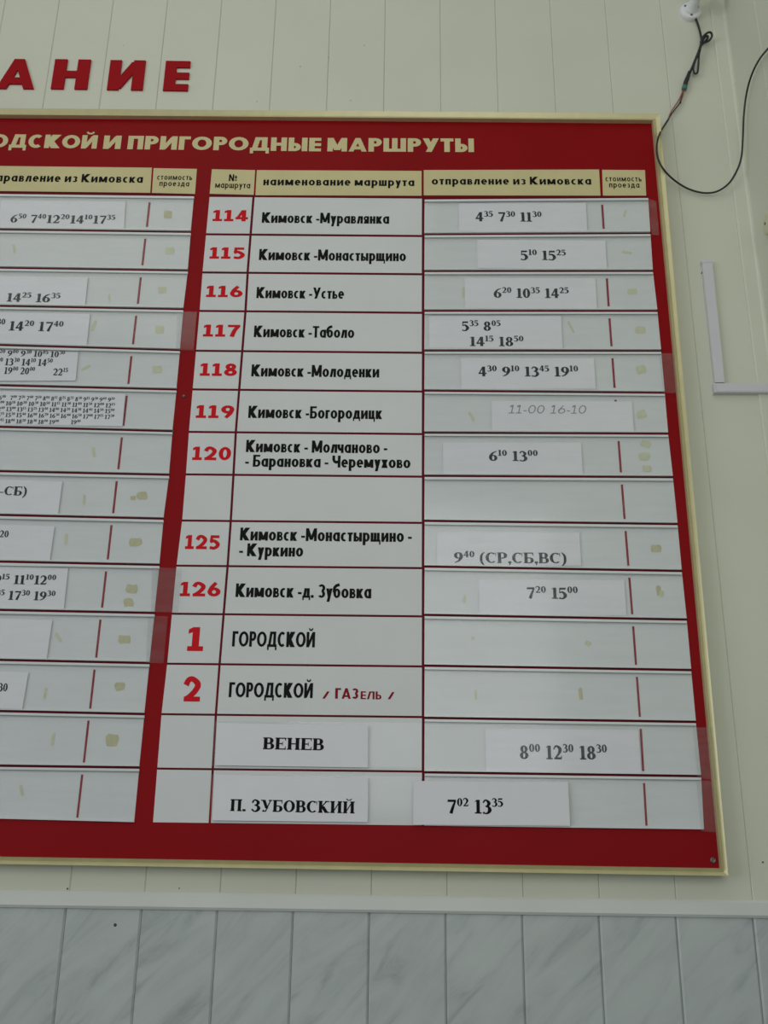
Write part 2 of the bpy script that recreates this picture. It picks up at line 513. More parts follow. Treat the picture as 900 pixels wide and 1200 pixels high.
def layout(text, sty, space=.34, gapk=1.0):
    """polygons of a line of text, cap height 1; ^ab sets raised minutes"""
    gap = STY[sty][3]*gapk
    x, out, i = 0.0, [], 0
    while i < len(text):
        ch = text[i]
        if ch == ' ':
            x += space; i += 1
            continue
        if ch == '^':
            i += 1
            n = 0
            while n < 2 and i < len(text) and text[i].isdigit():
                W, ps = glyph_polys(text[i], sty)
                for p in ps:
                    out.append([(x+a*SUPS['size'], SUPS['rise']+b*SUPS['size']) for a, b in p])
                x += (W+gap)*SUPS['size']
                i += 1; n += 1
            x += gap*.3
            continue
        W, ps = glyph_polys(ch, sty)
        for p in ps:
            out.append([(x+a, b) for a, b in p])
        x += W + gap
        i += 1
    xs = [a for p in out for a, b in p]
    mn, mx = min(xs), max(xs)
    return [[(a-mn, b) for a, b in p] for p in out], mx-mn


def inside(x, y, p):
    c = False
    for i in range(len(p)):
        (x0, y0), (x1, y1) = p[i-1], p[i]
        if (y0 > y) != (y1 > y) and x < (x1-x0)*(y-y0)/(y1-y0) + x0:
            c = not c
    return c


def lettering(text, sty, xl, yl, xr, yr, cap, m, parent, d=.0, name='lettering', shear=0.0, thick=0.0, space=.34, gapk=1.0):
    """text whose baseline runs (xl,yl)-(xr,yr), cap height cap, measured in the picture on the surface at distance d"""
    ps, W = layout(text, sty, space, gapk)
    A, B, C = at(xl, yl, d), at(xr, yr, d), at(xl, yl-cap, d)
    ex = B - A
    ez = Vector((0, 0, C.z - A.z))
    # one clean outline: overlapping strokes are merged before the letters are cut
    co, fc = [], []
    for p in ps:
        b = len(co)
        co += [Vector(q) for q in p]
        fc.append(list(range(b, b+len(p))))
    from mathutils.geometry import delaunay_2d_cdt
    eds = [(f[k], f[(k+1) % len(f)]) for f in fc for k in range(len(f))]
    V2, _, T2, _, _, _ = delaunay_2d_cdt(co, eds, [], 0, 1e-4)
    bb = [(min(q[0] for q in p), max(q[0] for q in p), min(q[1] for q in p), max(q[1] for q in p)) for p in ps]
    P3 = [A + ex*((v.x + shear*v.y)/W) + ez*v.y for v in V2]
    T = []
    for t in T2:
        gx, gy = sum(V2[k].x for k in t)/len(t), sum(V2[k].y for k in t)/len(t)
        if not any(x0 <= gx <= x1 and y0 <= gy <= y1 and inside(gx, gy, p) for p, (x0, x1, y0, y1) in zip(ps, bb)):
            continue
        t = list(t)
        a, b_, c = (V2[k] for k in t[:3])
        if (b_.x-a.x)*(c.y-a.y) - (b_.y-a.y)*(c.x-a.x) < 0:
            t.reverse()
        T.append(tuple(t))
    vs, fs = list(P3), list(T)
    if thick:
        n = len(P3)
        vs += [p + Vector((0, thick, 0)) for p in P3]
        fs += [tuple(k+n for k in t)[::-1] for t in T]
        seen = {}
        for t in T:
            for k in range(len(t)):
                seen[(t[k], t[(k+1) % len(t)])] = 1
        for (a, b_) in seen:
            if (b_, a) not in seen:
                fs.append((b_, a, a+n, b_+n))
    return mesh(name, vs, fs, m, parent)


# ================================================================== the setting
ZT = 3.30
XR = 1.015
tag(box('floor', -1.6, XR, -3.2, .03, -.03, 0, 'floor'), 'grey floor under the timetable wall', 'floor', kind='structure')
wb = empty('wall_back', (0, .008, 0))
tag(wb, 'cream plastic plank wall with grey marble patterned panels below', 'wall', kind='structure')
box('wall_core', -1.5, XR+.1, .0085, .06, 0, ZT, 'groove', wb)


def plank(name, x0, x1, z0, z1, g, dep, m, parent, side=False):
    """one cladding strip with eased edges; g = half joint, dep = depth of the eased edge"""
    prof = [(x0+g*.08, .008), (x0+g*.08, dep), (x0+g, 0), (x1-g, 0), (x1-g*.08, dep), (x1-g*.08, .008)]
    if side:
        f = lambda a, b, z: Vector((XR + b, -a, z))
    else:
        f = lambda a, b, z: Vector((a, b, z))
    vs = [f(a, b, z0) for a, b in prof] + [f(a, b, z1) for a, b in prof]
    n = 6
    fs = [(i, i+1, i+1+n, i+n) for i in range(n-1)] + [tuple(range(n))[::-1], tuple(range(n, 2*n))]
    return mesh(name, vs, fs, m, parent)


for k in range(-15, 10):
    plank('plank', k*.1, (k+1)*.1, Z0-.004, ZT, .0013, .0010, 'plank', wb)
plank('plank', 1.0, XR-.001, Z0-.004, ZT, .0013, .0010, 'plank', wb)
for k in range(-15, 10):
    o = plank('marble_panel', k*.1-.002, (k+1)*.1-.002, 0.0, Z0-.016, .0028, .0022, 'marble', wb)
plank('marble_panel', .998, XR-.001, 0.0, Z0-.016, .0028, .0022, 'marble', wb)
box('joint_backing', -1.5, XR, .0075, .0083, 0, Z0-.016, 'mgroove', wb)
for (x, y, r, mm) in [(135, 1084, .0024, 'dark'), (427, 53, .0013, 'groove'), (352, 78, .0016, 'groove'), (385, 67, .001, 'groove'), (894, 1010.5, .0014, 'dark'),
                      (210, 1041, .001, 'dark'), (79, 1041.5, .0014, 'dark'), (301, 119, .0013, 'groove'), (411, 118, .0013, 'groove'), (145, 53, .001, 'groove')]:
    p = at(x, y, .0)
    lathe('wall_mark', (p.x, .0003, p.z), (0, -1, 0), [(0, r), (.0006, r*.8)], mm, wb, seg=10)

# dado moulding
ml = [(.0, -.001), (.0, .0), (-.004, .0), (-.006, -.003), (-.006, -.018), (-.003, -.0215), (.0, -.0215)]
vs, fs = [], []
for x in (-1.5, XR):
    for y, z in ml:
        vs.append(Vector((x, y + (.004 if y == 0 else 0), z + Z0)))
n = len(ml)
for i in range(n):
    fs.append((i, (i+1) % n, (i+1) % n+n, i+n))
fs += [tuple(range(n))[::-1], tuple(range(n, 2*n))]
tag(mesh('trim_1', vs, fs, 'trim'), 'white horizontal moulding between the cream planks and marble panels', 'moulding', kind='structure')

# inner corner moulding and the wall on the right
cm = [(-.027, .0), (-.027, -.0025), (-.024, -.0032), (-.006, -.0032), (-.0032, -.0045), (.0, -.0045), (.0, .0)]
vs, fs = [], []
for z in (Z0-.0, ZT):
    for x, y in cm:
        vs.append(Vector((XR + x, y, z)))
n = len(cm)
for i in range(n):
    fs.append(((i+1) % n, i, i+n, (i+1) % n+n))
fs += [tuple(range(n)), tuple(range(n, 2*n))[::-1]]
tag(mesh('trim_2', vs, fs, 'corner'), 'cream corner moulding running up between the two plank walls', 'moulding', kind='structure')
wr = empty('wall_right', (XR+.008, -1.2, 0))
tag(wr, 'cream plank side wall at the right edge beyond the corner moulding', 'wall', kind='structure')
box('wall_core', XR+.0085, XR+.06, -2.4, .0, 0, ZT, 'groove', wr)
plank('plank', .002, .121, Z0-.004, ZT, .0013, .0010, 'plank', wr, side=True)
for k in range(0, 22):
    plank('plank', .121+k*.1, .221+k*.1, Z0-.004, ZT, .0013, .0010, 'plank', wr, side=True)
for k in range(0, 23):
    plank('marble_panel', .002 + k*.1, .102+k*.1, 0, Z0-.016, .0028, .0022, 'marble', wr, side=True)
tag(box('trim_3', XR-.006, XR+.004, -2.4, -.0065, Z0-.0215, Z0, 'trim'), 'white moulding on the side wall above its marble panels', 'moulding', kind='structure')

# ================================================================== raised letters on the wall
for ch, xl, xr, yl, yr, cap, lab in [
    ('А', -5, 39.4, 103.4, 103.8, 34.6, 'raised red capital letter A cut by the left picture edge'),
    ('Н', 59.3, 101.8, 103.7, 104.3, 34.6, 'raised red capital letter shaped like an H on the planks'),
    ('И', 125, 166.8, 104.8, 105.3, 34.6, 'raised red capital letter with a rising diagonal, between H shape and E'),
    ('Е', 190.7, 219.8, 105.7, 106.2, 34.6, 'raised red capital letter E ending the word')]:
    o = lettering(ch, 'heavy', xl, yl, xr, yr, cap, 'letter', None, d=.003, name='wall_letter', thick=.003)
    tag(o, lab, 'letter', 'red letters of the heading above the board')

# ================================================================== the timetable board
DB = .020      # front of the red panel
DC = .0204     # front of printed fields
DS = .0246     # front of the acrylic pockets
bo = at(450, 1020, .004)
board = empty('timetable_board', (.1, 0, bo.z))
tag(board, 'large red bus timetable board in a pale gold frame on the wall', 'board')

# outline of the board, measured; the left end lies outside the picture
TLx, BLx = -310, -560


def ln(x, x0, y0, x1, y1):
    return y0 + (y1-y0)*(x-x0)/(x1-x0)


TR, BR = (773, 133), (853.5, 1026.5)
xl_t, xl_b = -420, -640
TL = (xl_t, ln(xl_t, 0, 127, 773, 133.5))
BL = (xl_b, ln(xl_b, 0, 1012.5, 853, 1026.5))
iTR, iBR = (765, 140.5), (845.5, 1017.5)
iTL = (xl_t+10, ln(xl_t, 0, 134.3, 765, 140.5))
iBL = (xl_b+12, ln(xl_b, 0, 1004, 845, 1017.5))
DFR = .029
slab('backing_panel', [(TL[0]+4, TL[1]+3), (TR[0]-4, TR[1]+4), (BR[0]-6, BR[1]-6), (BL[0]+4, BL[1]-5)], .004, DB, 'red', board)


def rail(o0, o1, i0, i1):
    """mitred frame rail: outer edge o0-o1, inner edge i0-i1 at the front; eased outer arris and an inner lip"""
    O0, O1, I0, I1 = at(*o0, DFR-.002), at(*o1, DFR-.002), at(*i0, DFR), at(*i1, DFR)
    J0, J1 = O0.lerp(I0, .5), O1.lerp(I1, .5)
    for J in (J0, J1): J.y = -(DFR-.0055)
    a = [Vector((O0.x, 0, O0.z)), O0, J0, I0, Vector((I0.x, -DB-.0002, I0.z))]
    b = [Vector((O1.x, 0, O1.z)), O1, J1, I1, Vector((I1.x, -DB-.0002, I1.z))]
    a.append(Vector((I0.x, 0, I0.z))); b.append(Vector((I1.x, 0, I1.z)))
    vs = a + b
    n = 6
    fs = [(i, (i+1) % n, (i+1) % n+n, i+n) for i in range(n)] + [tuple(range(n))[::-1], tuple(range(n, 2*n))]
    o = mesh('frame_rail', vs, fs, 'frame', board)
    return o


rails = [rail(TL, TR, iTL, iTR), rail(TR, BR, iTR, iBR), rail(BR, BL, iBR, iBL), rail(BL, TL, iBL, iTL)]
for o in rails:
    import bmesh
    bm = bmesh.new(); bm.from_mesh(o.data)
    bmesh.ops.recalc_face_normals(bm, faces=bm.faces)
    bm.to_mesh(o.data); bm.free()

for x, y, k in [(215.5, 464.5, .6), (835.5, 1008, .9), (203, 505.5, .4)]:  # the smallest one stands for a nail hole
    p = at(x, y, DB)
    lathe('screw', (p.x, -DB, p.z), (0, -1, 0), [(0, .0042*k), (.0012, .004*k), (.002, .0028*k), (.0016, .001*k)], 'screw', board, seg=14)

# headline
lettering('ГОРОДСКОЙ', 'heavy', -66, 172, 113, 174.2, 15.6, 'beige', board, d=DC, name='heading_lettering')
lettering('И', 'heavy', 120.5, 174.4, 141, 174.6, 15.6, 'beige', board, d=DC, name='heading_lettering')
lettering('ПРИГОРОДНЫЕ', 'heavy', 149, 174.8, 376, 177.4, 15.7, 'beige', board, d=DC, name='heading_lettering')
lettering('МАРШРУТЫ', 'heavy', 383.5, 177.4, 555.5, 178.2, 15.8, 'beige', board, d=DC, name='heading_lettering')

# heading cells
HC = [
 ([(248.3, 198.3), (299, 199.3), (297.3, 228.3), (245.7, 227)], [('№', 'small', 268, 212.2, 277.5, 212.3, 8, 0), ('маршрута', 'small', 252, 220, 293, 220.6, 7.2, 0)]),
 ([(301, 199.3), (494, 200.3), (494, 229.3), (299.3, 228.7)], [('наименование маршрута', 'bold', 308.5, 217, 485.5, 218, 9.4, 1)]),
 ([(496.6, 199.3), (702, 198.6), (703.7, 229.2), (496.6, 228.8)], [('отправление из Кимовска', 'bold', 506, 216.3, 693, 216.3, 9.2, 1)]),
 ([(705.6, 199), (755.8, 199.3), (757.3, 229.2), (706.6, 229.2)], [('стоимость', 'small', 709.7, 212.4, 752, 212.6, 6.6, 1), ('проезда', 'small', 714, 219.6, 749.5, 219.8, 6.6, 1)]),
 ([(-27, 194.2), (178, 196.5), (176, 225.9), (-31, 223.4)], [('отправление из Кимовска', 'bold', -20, 212.2, 167, 214.2, 9.6, 1)]),
 ([(180, 197), (230.7, 197.9), (228.5, 227.2), (178, 226)], [('стоимость', 'small', 184, 210.5, 225, 211, 6.6, 1), ('проезда', 'small', 186.7, 217.8, 221.5, 218.3, 6.6, 1)]),
]
for q, txts in HC:
    c = slab('heading_cell', q, DB, DC, 'beige', board)
    for t, sty, x0, y0, x1, y1, cap, sp in txts:
        lettering(t, sty, x0, y0, x1, y1, cap, 'ink', c, d=DC+.0003, space=.3 if sty == 'bold' else .3, gapk=1.25 if sp else 1)


def interp(tab, v):
    for (a, b), (c, d) in zip(tab, tab[1:]):
        if v <= c or (c, d) == tab[-1]:
            return b + (d-b)*(v-a)/(c-a)


# column edges as x(y)
cL = [(230, 245.9), (317, 237.7), (366, 234), (505, 221.7), (600, 215), (665, 207), (781, 196), (838, 189.5), (964, 179.6)]
cM = [(230, 297.3), (320, 290.3), (350, 289), (506, 276.5), (600, 271.3), (665, 266.8), (781, 257.3), (836, 253.2), (964, 246)]
cR = [(232, 759.6), (316, 765), (365, 770.5), (410, 774.7), (460, 779), (508, 783), (559, 788.6), (614, 794), (669, 799), (726, 804.8), (785, 810), (846, 815.5), (909, 821.6), (973, 825)]
cD = [(236, 705.4), (369, 714), (554, 727.8), (718, 741), (853, 751), (968, 757.8)]
lR = [(229, 227.2), (271, 223.5), (316, 220), (362, 214.7), (410, 210.7), (456, 206.7), (505, 202), (556, 198), (607.5, 191.5), (661.6, 186.7), (718, 181), (777, 175), (837, 169), (899.5, 163), (965, 157)]
lD = [(236, 175.4), (953, 91)]
# lines between the rows: name columns (y at x=495), time column (y at 497, y at right edge), left table (y at 0, y at its right edge)
yN = [231.5, 276.6, 321.4, 366.6, 413.4, 458.8, 508.7, 558.6, 612.8, 665.8, 722.3, 781, 840.3, 904.2, 968.5]
yTa = [232.3, 274.3, 317.4, 363.9, 410.6, 457.5, 506.8, 557.4, 610.2, 663.8, 720.5, 780, 841.2, 905, 969]
yTb = [230.5, 272.8, 317.2, 364.0, 410.8, 460.0, 508.0, 559.0, 614.0, 669.0, 726.0, 785.2, 846.0, 909.6, 973.5]
yLa = [225.8, 268.5, 313.4, 358.2, 404.0, 451.3, 500.0, 552.0, 603.3, 658.0, 714.7, 773.3, 833.3, 897.3, 961]
yLb = [228.6, 271.5, 316.7, 362.0, 410.0, 456.2, 505.0, 556.2, 607.7, 661.8, 718.3, 777.0, 836.8, 899.5, 965]
NUMS = [('114', 249, 259, 290.3, 13), ('115', 245.3, 303, 286.7, 13.3), ('116', 241.3, 348, 284, 13.3), ('117', 237.7, 394.3, 280.7, 14),
        ('118', 234, 440.3, 277.3, 14.7), ('119', 229.3, 489.7, 274, 15), ('120', 225, 539, 270.3, 15.7), None, ('125', 216.6, 643.3, 257.3, 16.4),
        ('126', 210.6, 698.6, 258, 16.8), ('1', 219, 762.8, 237.6, 28), ('2', 213.4, 822, 234, 29), None, None]
NAMES = [[('Кимовск -Муравлянка', 306.7, 261, 456, 12.3)], [('Кимовск -Монастырщино', 303.3, 304.7, 475.7, 13)], [('Кимовск -Устье', 300.3, 349.3, 403, 13)],
         [('Кимовск -Таболо', 297.3, 395, 415, 13.5)], [('Кимовск -Молоденки', 294.3, 441, 444.3, 14)], [('Кимовск -Богородицк', 290.7, 489.7, 447.7, 14.3)],
         [('Кимовск - Молчаново -', 288, 529.7, 453.8, 14.3), ('- Барановка - Черемухово', 287, 546.8, 481, 14)], [],
         [('Кимовск -Монастырщино -', 281, 633.2, 482.5, 15), ('- Куркино', 280, 651.6, 355, 15)], [('Кимовск -д. Зубовка', 275.8, 699.6, 435, 16)],
         [('ГОРОДСКОЙ', 271.7, 757.6, 368.8, 18)], [('ГОРОДСКОЙ', 267.8, 817, 366.3, 17.6)], [], []]
SIN, SIL = .0105, .0105    # slope of the printed rows in the name columns
for i in range(14):
    t0, t1 = yN[i] + 1.3, yN[i+1] - 1.3
    s = .008 + .0035*i/13
    g = lambda x, y: y + (x-495)*s
    xa0, xa1 = interp(cL, t0), interp(cL, t1)
    xm0, xm1 = interp(cM, t0), interp(cM, t1)
    c = slab('number_cell', [(xa0, g(xa0, t0)), (xm0-1.4, g(xm0, t0)), (xm1-1.4, g(xm1, t1)), (xa1, g(xa1, t1))], DB, DC, 'cell', board)
    if NUMS[i]:
        t, x0, y0, x1, cap = NUMS[i]
        lettering(t, 'slab', x0, y0, x1, y0 + (x1-x0)*s, cap, 'num', c, d=DC+.0003)
    c = slab('name_cell', [(xm0+1.4, g(xm0, t0)), (494.4, t0), (494.2-.0*i, t1), (xm1+1.4, g(xm1, t1))], DB, DC, 'cell', board)
    for t, x0, y0, x1, cap in NAMES[i]:
        lettering(t, 'caps' if t == 'ГОРОДСКОЙ' else 'cond', x0, y0, x1, y0 + (x1-x0)*s, cap, 'ink', c, d=DC+.0003, space=.30, gapk=.9)
    if i == 11:
        lettering('/', 'cond', 377.7, 818.7, 386, 818.8, 8.5, 'dred', c, d=DC+.0003)
        lettering('ГАЗ', 'caps', 392.6, 818.7, 419.7, 819, 12.4, 'dred', c, d=DC+.0003)
        lettering('ЕЛЬ', 'bold', 422.5, 819.3, 447, 819.6, 9.2, 'dred', c, d=DC+.0003)
        lettering('/', 'cond', 454.3, 819.4, 462.3, 819.5, 8.5, 'dred', c, d=DC+.0003)


def rule(name, x0, y0, x1, y1, hw=2.0):
    return slab(name, [(x0, y0-hw), (x1, y1-hw), (x1, y1+hw), (x0, y0+hw)], DB, DB+.0002, 'maroon', board)


def residue(lst, parent, d):
    for x, y, rw, rh, tilt, mm in lst:
        d += .00012
        pts = []
        n = 10
        c, s = math.cos(math.radians(tilt)), math.sin(math.radians(tilt))
        rnd = random.Random(int(x*7+y))
        for k in range(n):
            a = 2*math.pi*(k+.5)/n
            u = max(-1, min(1, math.cos(a)*1.35))*rw/2*rnd.uniform(.82, 1.08)
            v = max(-1, min(1, math.sin(a)*1.35))*rh/2*rnd.uniform(.82, 1.08)
            pts.append((x + u*c - v*s, y + u*s + v*c))
        f = [at(px, py, d+.00005) for px, py in pts][::-1]
        vs = f + [Vector((p.x, -d, p.z)) for p in f]
        fs = [tuple(range(n))] + [((i+1) % n, i, i+n, (i+1) % n + n) for i in range(n)]
        mesh('tape_residue', vs, fs, mm, parent)


RES_R = {0: [(732.5, 250, 3, 9, 20, 'tape')], 1: [(735, 296, 12, 3, 8, 'tape')], 2: [(741, 341.5, 12, 7, -6, 'tape'), (543, 343, 3, 13, 0, 'tape')],
         3: [(750.5, 386.5, 13, 9, 0, 'tape'), (669, 383, 3, 15, -28, 'tape')], 4: [(751, 433, 12, 11, -12, 'tape')],
         5: [(752, 485.5, 12, 10, -14, 'tape'), (552.5, 488, 3.6, 13, -28, 'tape')],
         6: [(757, 520.5, 13, 8, 12, 'tape'), (755, 535, 14, 9, 0, 'tape'), (758.5, 549, 11, 8, 4, 'tape')],
         8: [(768.5, 642.5, 13, 9, 0, 'tape2')], 9: [(772, 692, 6, 12, -6, 'tape2'), (775.5, 696, 6, 8, 0, 'tape'), (544.5, 702, 4, 10, 10, 'tape')],
         10: [(689, 754, 8, 6, 30, 'tape'), (554, 748, 4, 4, 0, 'tape')], 11: [(680.5, 813, 5, 15, -8, 'tape2'), (557.5, 814, 3.4, 12, -4, 'tape')]}
RES_L = {0: [(197, 251.5, 11, 9, 0, 'tape2')], 1: [(199, 294, 12, 8, 0, 'tape'), (16.5, 291.5, 3, 11, -5, 'tape')], 2: [(190.5, 340, 11, 9, 0, 'tape'), (128, 349, 2, 9, 0, 'tape')],
         3: [(187, 386.5, 11, 10, 0, 'tape'), (110, 381, 4, 14, 24, 'tape')], 4: [(184, 433, 12, 9, 0, 'tape'), (100.5, 430.5, 3, 12, 62, 'tape')],
         6: [(110, 530, 4, 13, -10, 'tape')], 7: [(167, 581, 13, 10, -5, 'tape2'), (156, 583.5, 7, 5, 0, 'tape2'), (98.3, 586, 3, 13, 4, 'tape')],
         8: [(158.7, 635, 15, 10, -4, 'tape2'), (77.3, 632, 4, 13, 4, 'tape')], 9: [(154.7, 690, 15, 11, 0, 'tape2'), (150.5, 706, 12, 10, 0, 'tape2')],
         10: [(146, 749.5, 16, 10, 0, 'tape2'), (68, 746.7, 4, 13, -34, 'tape')], 11: [(140.5, 804, 13, 10, -4, 'tape2'), (53, 812.5, 3.6, 13, 12, 'tape')],
         12: [(131.5, 867, 16, 15, 5, 'tape2'), (62, 866.5, 4, 17, 8, 'tape')], 13: [(126, 929, 14, 11, 10, 'cell'), (25, 926, 4, 14, -12, 'tape')]}


def pocket_row(i, xl0, xl1, xr0, xr1, ya, yb, xd0, xd1, res, left):
    """one row of the times column: printed cell, clear pocket with lips, short dividing line; ya,yb = ((y top at left, y bottom at left), same at right)"""
    g = 1.5
    q = [(xl0, ya[0]+g), (xr0, yb[0]+g), (xr1, yb[1]-g), (xl1, ya[1]-g)]
    c = slab('times_cell', q, DB, DC, 'cell', board)
    fr = lambda x, k: ya[k] + (yb[k]-ya[k])*(x-(xl0 if k == 0 else xl1))/((xr0 if k == 0 else xr1)-(xl0 if k == 0 else xl1))
    yt, yb_ = fr(xd0, 0)+9.0, fr(xd1, 1)-5.0
    slab('divider_line', [(xd0-1.3, yt), (xd0+1.3, yt), (xd1+1.3, yb_), (xd1-1.3, yb_)], DC, DC+.0002, 'dred', c)
    # acrylic pocket: a back lip along the top, a ledge at the bottom, clear front sheet
    h = 2.3 if i < 7 else 2.8
    p = slab('acrylic_pocket', [(xl0, ya[0]+g+h+1.2), (xr0, yb[0]+g+h+1.2), (xr1, yb[1]-g), (xl1, ya[1]-g)], DS-.0008, DS, 'clear', board)
    slab('pocket_lip', [(xl0, ya[0]+g), (xr0, yb[0]+g), (xr0+.3, yb[0]+g+h), (xl0, ya[0]+g+h)], DC, DC+.0014, 'lip', p)
    slab('pocket_edge', [(xl0, ya[0]+g+h+.3), (xr0, yb[0]+g+h+.3), (xr0, yb[0]+g+h+1.2), (xl0, ya[0]+g+h+1.2)], DS-.0008, DS, 'edge', p)
    slab('pocket_ledge', [(xl1, ya[1]-g-1.4), (xr1, yb[1]-g-1.4), (xr1, yb[1]-g-.1), (xl1, ya[1]-g-.1)], DC, DS-.0009, 'lip', p)
    residue(res.get(i, []), c, DC+.0001)
    return p


ZL = -.265
for i in range(14):
    a0, a1 = yTa[i], yTa[i+1]
    b0, b1 = yTb[i], yTb[i+1]
    pocket_row(i, 497.6, 497.2, interp(cR, b0), interp(cR, b1-1), (a0, a1), (b0, b1), interp(cD, (a0+b0)/2+8), interp(cD, (a1+b1)/2-6), RES_R, False)
for i in range(14):
    a0, a1, b0, b1 = yLa[i], yLa[i+1], yLb[i], yLb[i+1]
    x0 = -27 - (a0-225)*.128
    x1 = -27 - (a1-225)*.128
    e = lambda x, k: (yLa[k] + (yLb[k]-yLa[k])*x/interp(lR, yLb[k]))
    pocket_row(i, x0, x1, interp(lR, b0), interp(lR, b1-1), (e(x0, i), e(x1, i+1)), (b0, b1), interp(lD, b0+8), interp(lD, b1-8), RES_L, True)
    # blank fields that go on outside the picture
    xm, xn = x0-200, x0-252
    xm1, xn1 = x1-212, x1-268
    slab('name_cell', [(xm, e(xm, i)+1.4), (x0-3, e(x0, i)+1.4), (x1-3, e(x1, i+1)-1.4), (xm1, e(xm1, i+1)-1.4)], DB, DC, 'cell', board)
    slab('number_cell', [(xn, e(xn, i)+1.4), (xm-3, e(xm, i)+1.4), (xm1-3, e(xm1, i+1)-1.4), (xn1, e(xn1, i+1)-1.4)], DB, DC, 'cell', board)

for k in range(14):
    s = .008 + .0035*k/13
    y = yN[k]
    rule('row_rule', interp(cL, y), y + (interp(cL, y)-495)*s, 495, y)
    rule('row_rule', 496, yTa[k], interp(cR, yTb[k]), yTb[k])
    x0 = -27 - (yLa[k]-225)*.128
    e = yLa[k] + (yLb[k]-yLa[k])*x0/interp(lR, yLb[k])
    rule('row_rule', x0, e, interp(lR, yLb[k]), yLb[k])
slab('column_rule', [(interp(cM, 232)-2.2, 229.5), (interp(cM, 232)+2.2, 229.5), (252, 912), (247.6, 912)], DB, DB+.0003, 'maroon', board)
slab('column_rule', [(493, 229), (499, 229), (499, 967), (493, 967)], DB, DB+.0003, 'maroon', board)

# clear strips that overhang the rows, and the ones in front of the last two names
for q, dd in [([(760, 232.8), (769, 235.5), (772.5, 275.5), (764, 275)], 0), ([(772, 413.8), (788, 414), (792.6, 460.4), (777.5, 460.4)], 0),
              ([(812, 852.3), (836.5, 852.5), (839.6, 914.3), (818, 912)], 0), ([(816, 913.5), (838.4, 915.5), (843.2, 976), (822, 974)], 0),
              ([(208, 364.6), (230.6, 365.5), (226.7, 410.3), (206, 410)], 0), ([(178, 664.5), (213.5, 666), (208.5, 717.5), (177, 717)], 0),
              ([(173, 721.5), (196.5, 722.3), (191.5, 777.3), (171, 776.5)], 0),
              ([(251, 844.8), (494, 847.3), (494, 899.5), (249, 897.5)], 1), ([(248, 907.5), (494, 910.2), (494, 966), (246.5, 964)], 1)]:
    o = slab('clear_strip', q, .0214 if dd else DS+.0002, .0218 if dd else DS+.0008, 'clear2' if not dd else 'clear', board)

# ================================================================== paper slips with the times
KEY = 'slips with departure times in the board pockets'


def slip(q, texts, label, d=.0226, sty='serif', col='ink', pm='paper', name='paper_slip', grp=KEY, rnd=0.0, space=.36):
    o = slab(name, q, d-.0004, d, pm)
    tag(o, label, 'paper slip', grp)
    for t in texts:
        t, x0, y0, x1, cap = t[:5]
        sl = (q[1][1]-q[0][1])/(q[1][0]-q[0][0])
        y1 = t_y1 if (t_y1 := None) else y0 + (x1-x0)*max(min(sl, .02), -.005)
        lettering(t, sty, x0, y0, x1, y1, cap, col, o, d=d+.0002, space=space, gapk=1.0, shear=.22 if sty == 'hand' else 0)
    return o


def qd(x0, x1, y0, y1, s=.006, lean=None):
    """slip outline from its edges; the sides lean towards the common vanishing point"""
    k = lambda x: (x-489)/3560.0
    h = y1-y0
    return [(x0, y0), (x1, y0+(x1-x0)*s), (x1+k(x1)*h, y1+(x1-x0)*s), (x0+k(x0)*h, y1)]


slip(qd(537.5, 686.5, 237, 270.8, .006), [('4^35 7^30 11^30', 557.5, 259.3, 635, 10.8)], 'white slip with three times from 4:35 in the Муравлянка row')
slip(qd(559, 709.5, 281, 314, .006), [('5^10 15^25', 610, 304.6, 663.6, 11)], 'white slip reading 5:10 and 15:25 beside the name Монастырщино')
slip(qd(544.3, 697.5, 325.5, 360.8, .004), [('6^20 10^35 14^25', 578.6, 349, 667, 11.2)], 'white slip reading 6:20, 10:35, 14:25 in the Устье row near the top')
slip(qd(502.7, 657.5, 368.2, 407.5, .003), [('5^35 8^05', 541, 387.6, 587, 11), ('14^15 18^50', 550.8, 405.6, 613.8, 11)], 'two-line paper slip reading 5:35, 8:05, 14:15, 18:50 in the Таболо row')
slip(qd(540, 696, 419.6, 455.4, .002), [('4^30 9^10 13^45 19^10', 560.8, 441, 678, 11.4)], 'white slip with four times from 4:30 in the Молоденки row')
slip(qd(576, 740.5, 469.9, 504.8, .004), [('11-00 16-10', 596, 484.4, 686, 9.8)], 'paper slip with thin grey slanted times 11-00 and 16-10', sty='hand', col='fade', space=.55)
slip(qd(519, 681, 518.5, 556, .003), [('6^10 13^00', 573, 540.2, 630.5, 11.6)], 'white slip reading 6:10 and 13:00 beside the two-line Черемухово route')
slip(qd(512, 679, 623.2, 662.2, .006), [('9^40 (СР,СБ,ВС)', 532, 661-1.5, 664, 12.5)], 'paper slip with 9:40 and weekday letters in brackets')
slip(qd(561, 731.5, 678.6, 719.6, .010), [('7^20 15^00', 617.6, 701.3, 677.6, 13)], 'white slip reading 7:20 and 15:00 beside the Зубовка route')
slip(qd(568.5, 748, 853.8, 904.5, .008), [('8^00 12^30 18^30', 609.3, 889.5, 712, 16)], 'white slip reading 8:00, 12:30, 18:30 in the ВЕНЕВ row')
slip(qd(484.3, 665.5, 915.2, 966.5, .007), [('7^02 13^35', 524.4, 953.2, 590, 16.2)], 'paper slip reading 7:02 and 13:35 stuck over the column line', d=.0264)
slip([(254, 847), (431.5, 850.5), (431, 899.5), (252, 896.8)], [('ВЕНЕВ', 308, 878, 379.5, 14)], 'white paper slip with one short capital word above another name slip', d=.0236, grp='name slips in the bottom two rows')
slip([(251, 907.5), (431.5, 912), (431, 963.5), (249, 961.3)], [('П. ЗУБОВСКИЙ', 269.5, 950.4, 415.5, 14)], 'white paper slip with a long capital name in the bottom row', d=.0236, grp='name slips in the bottom two rows')
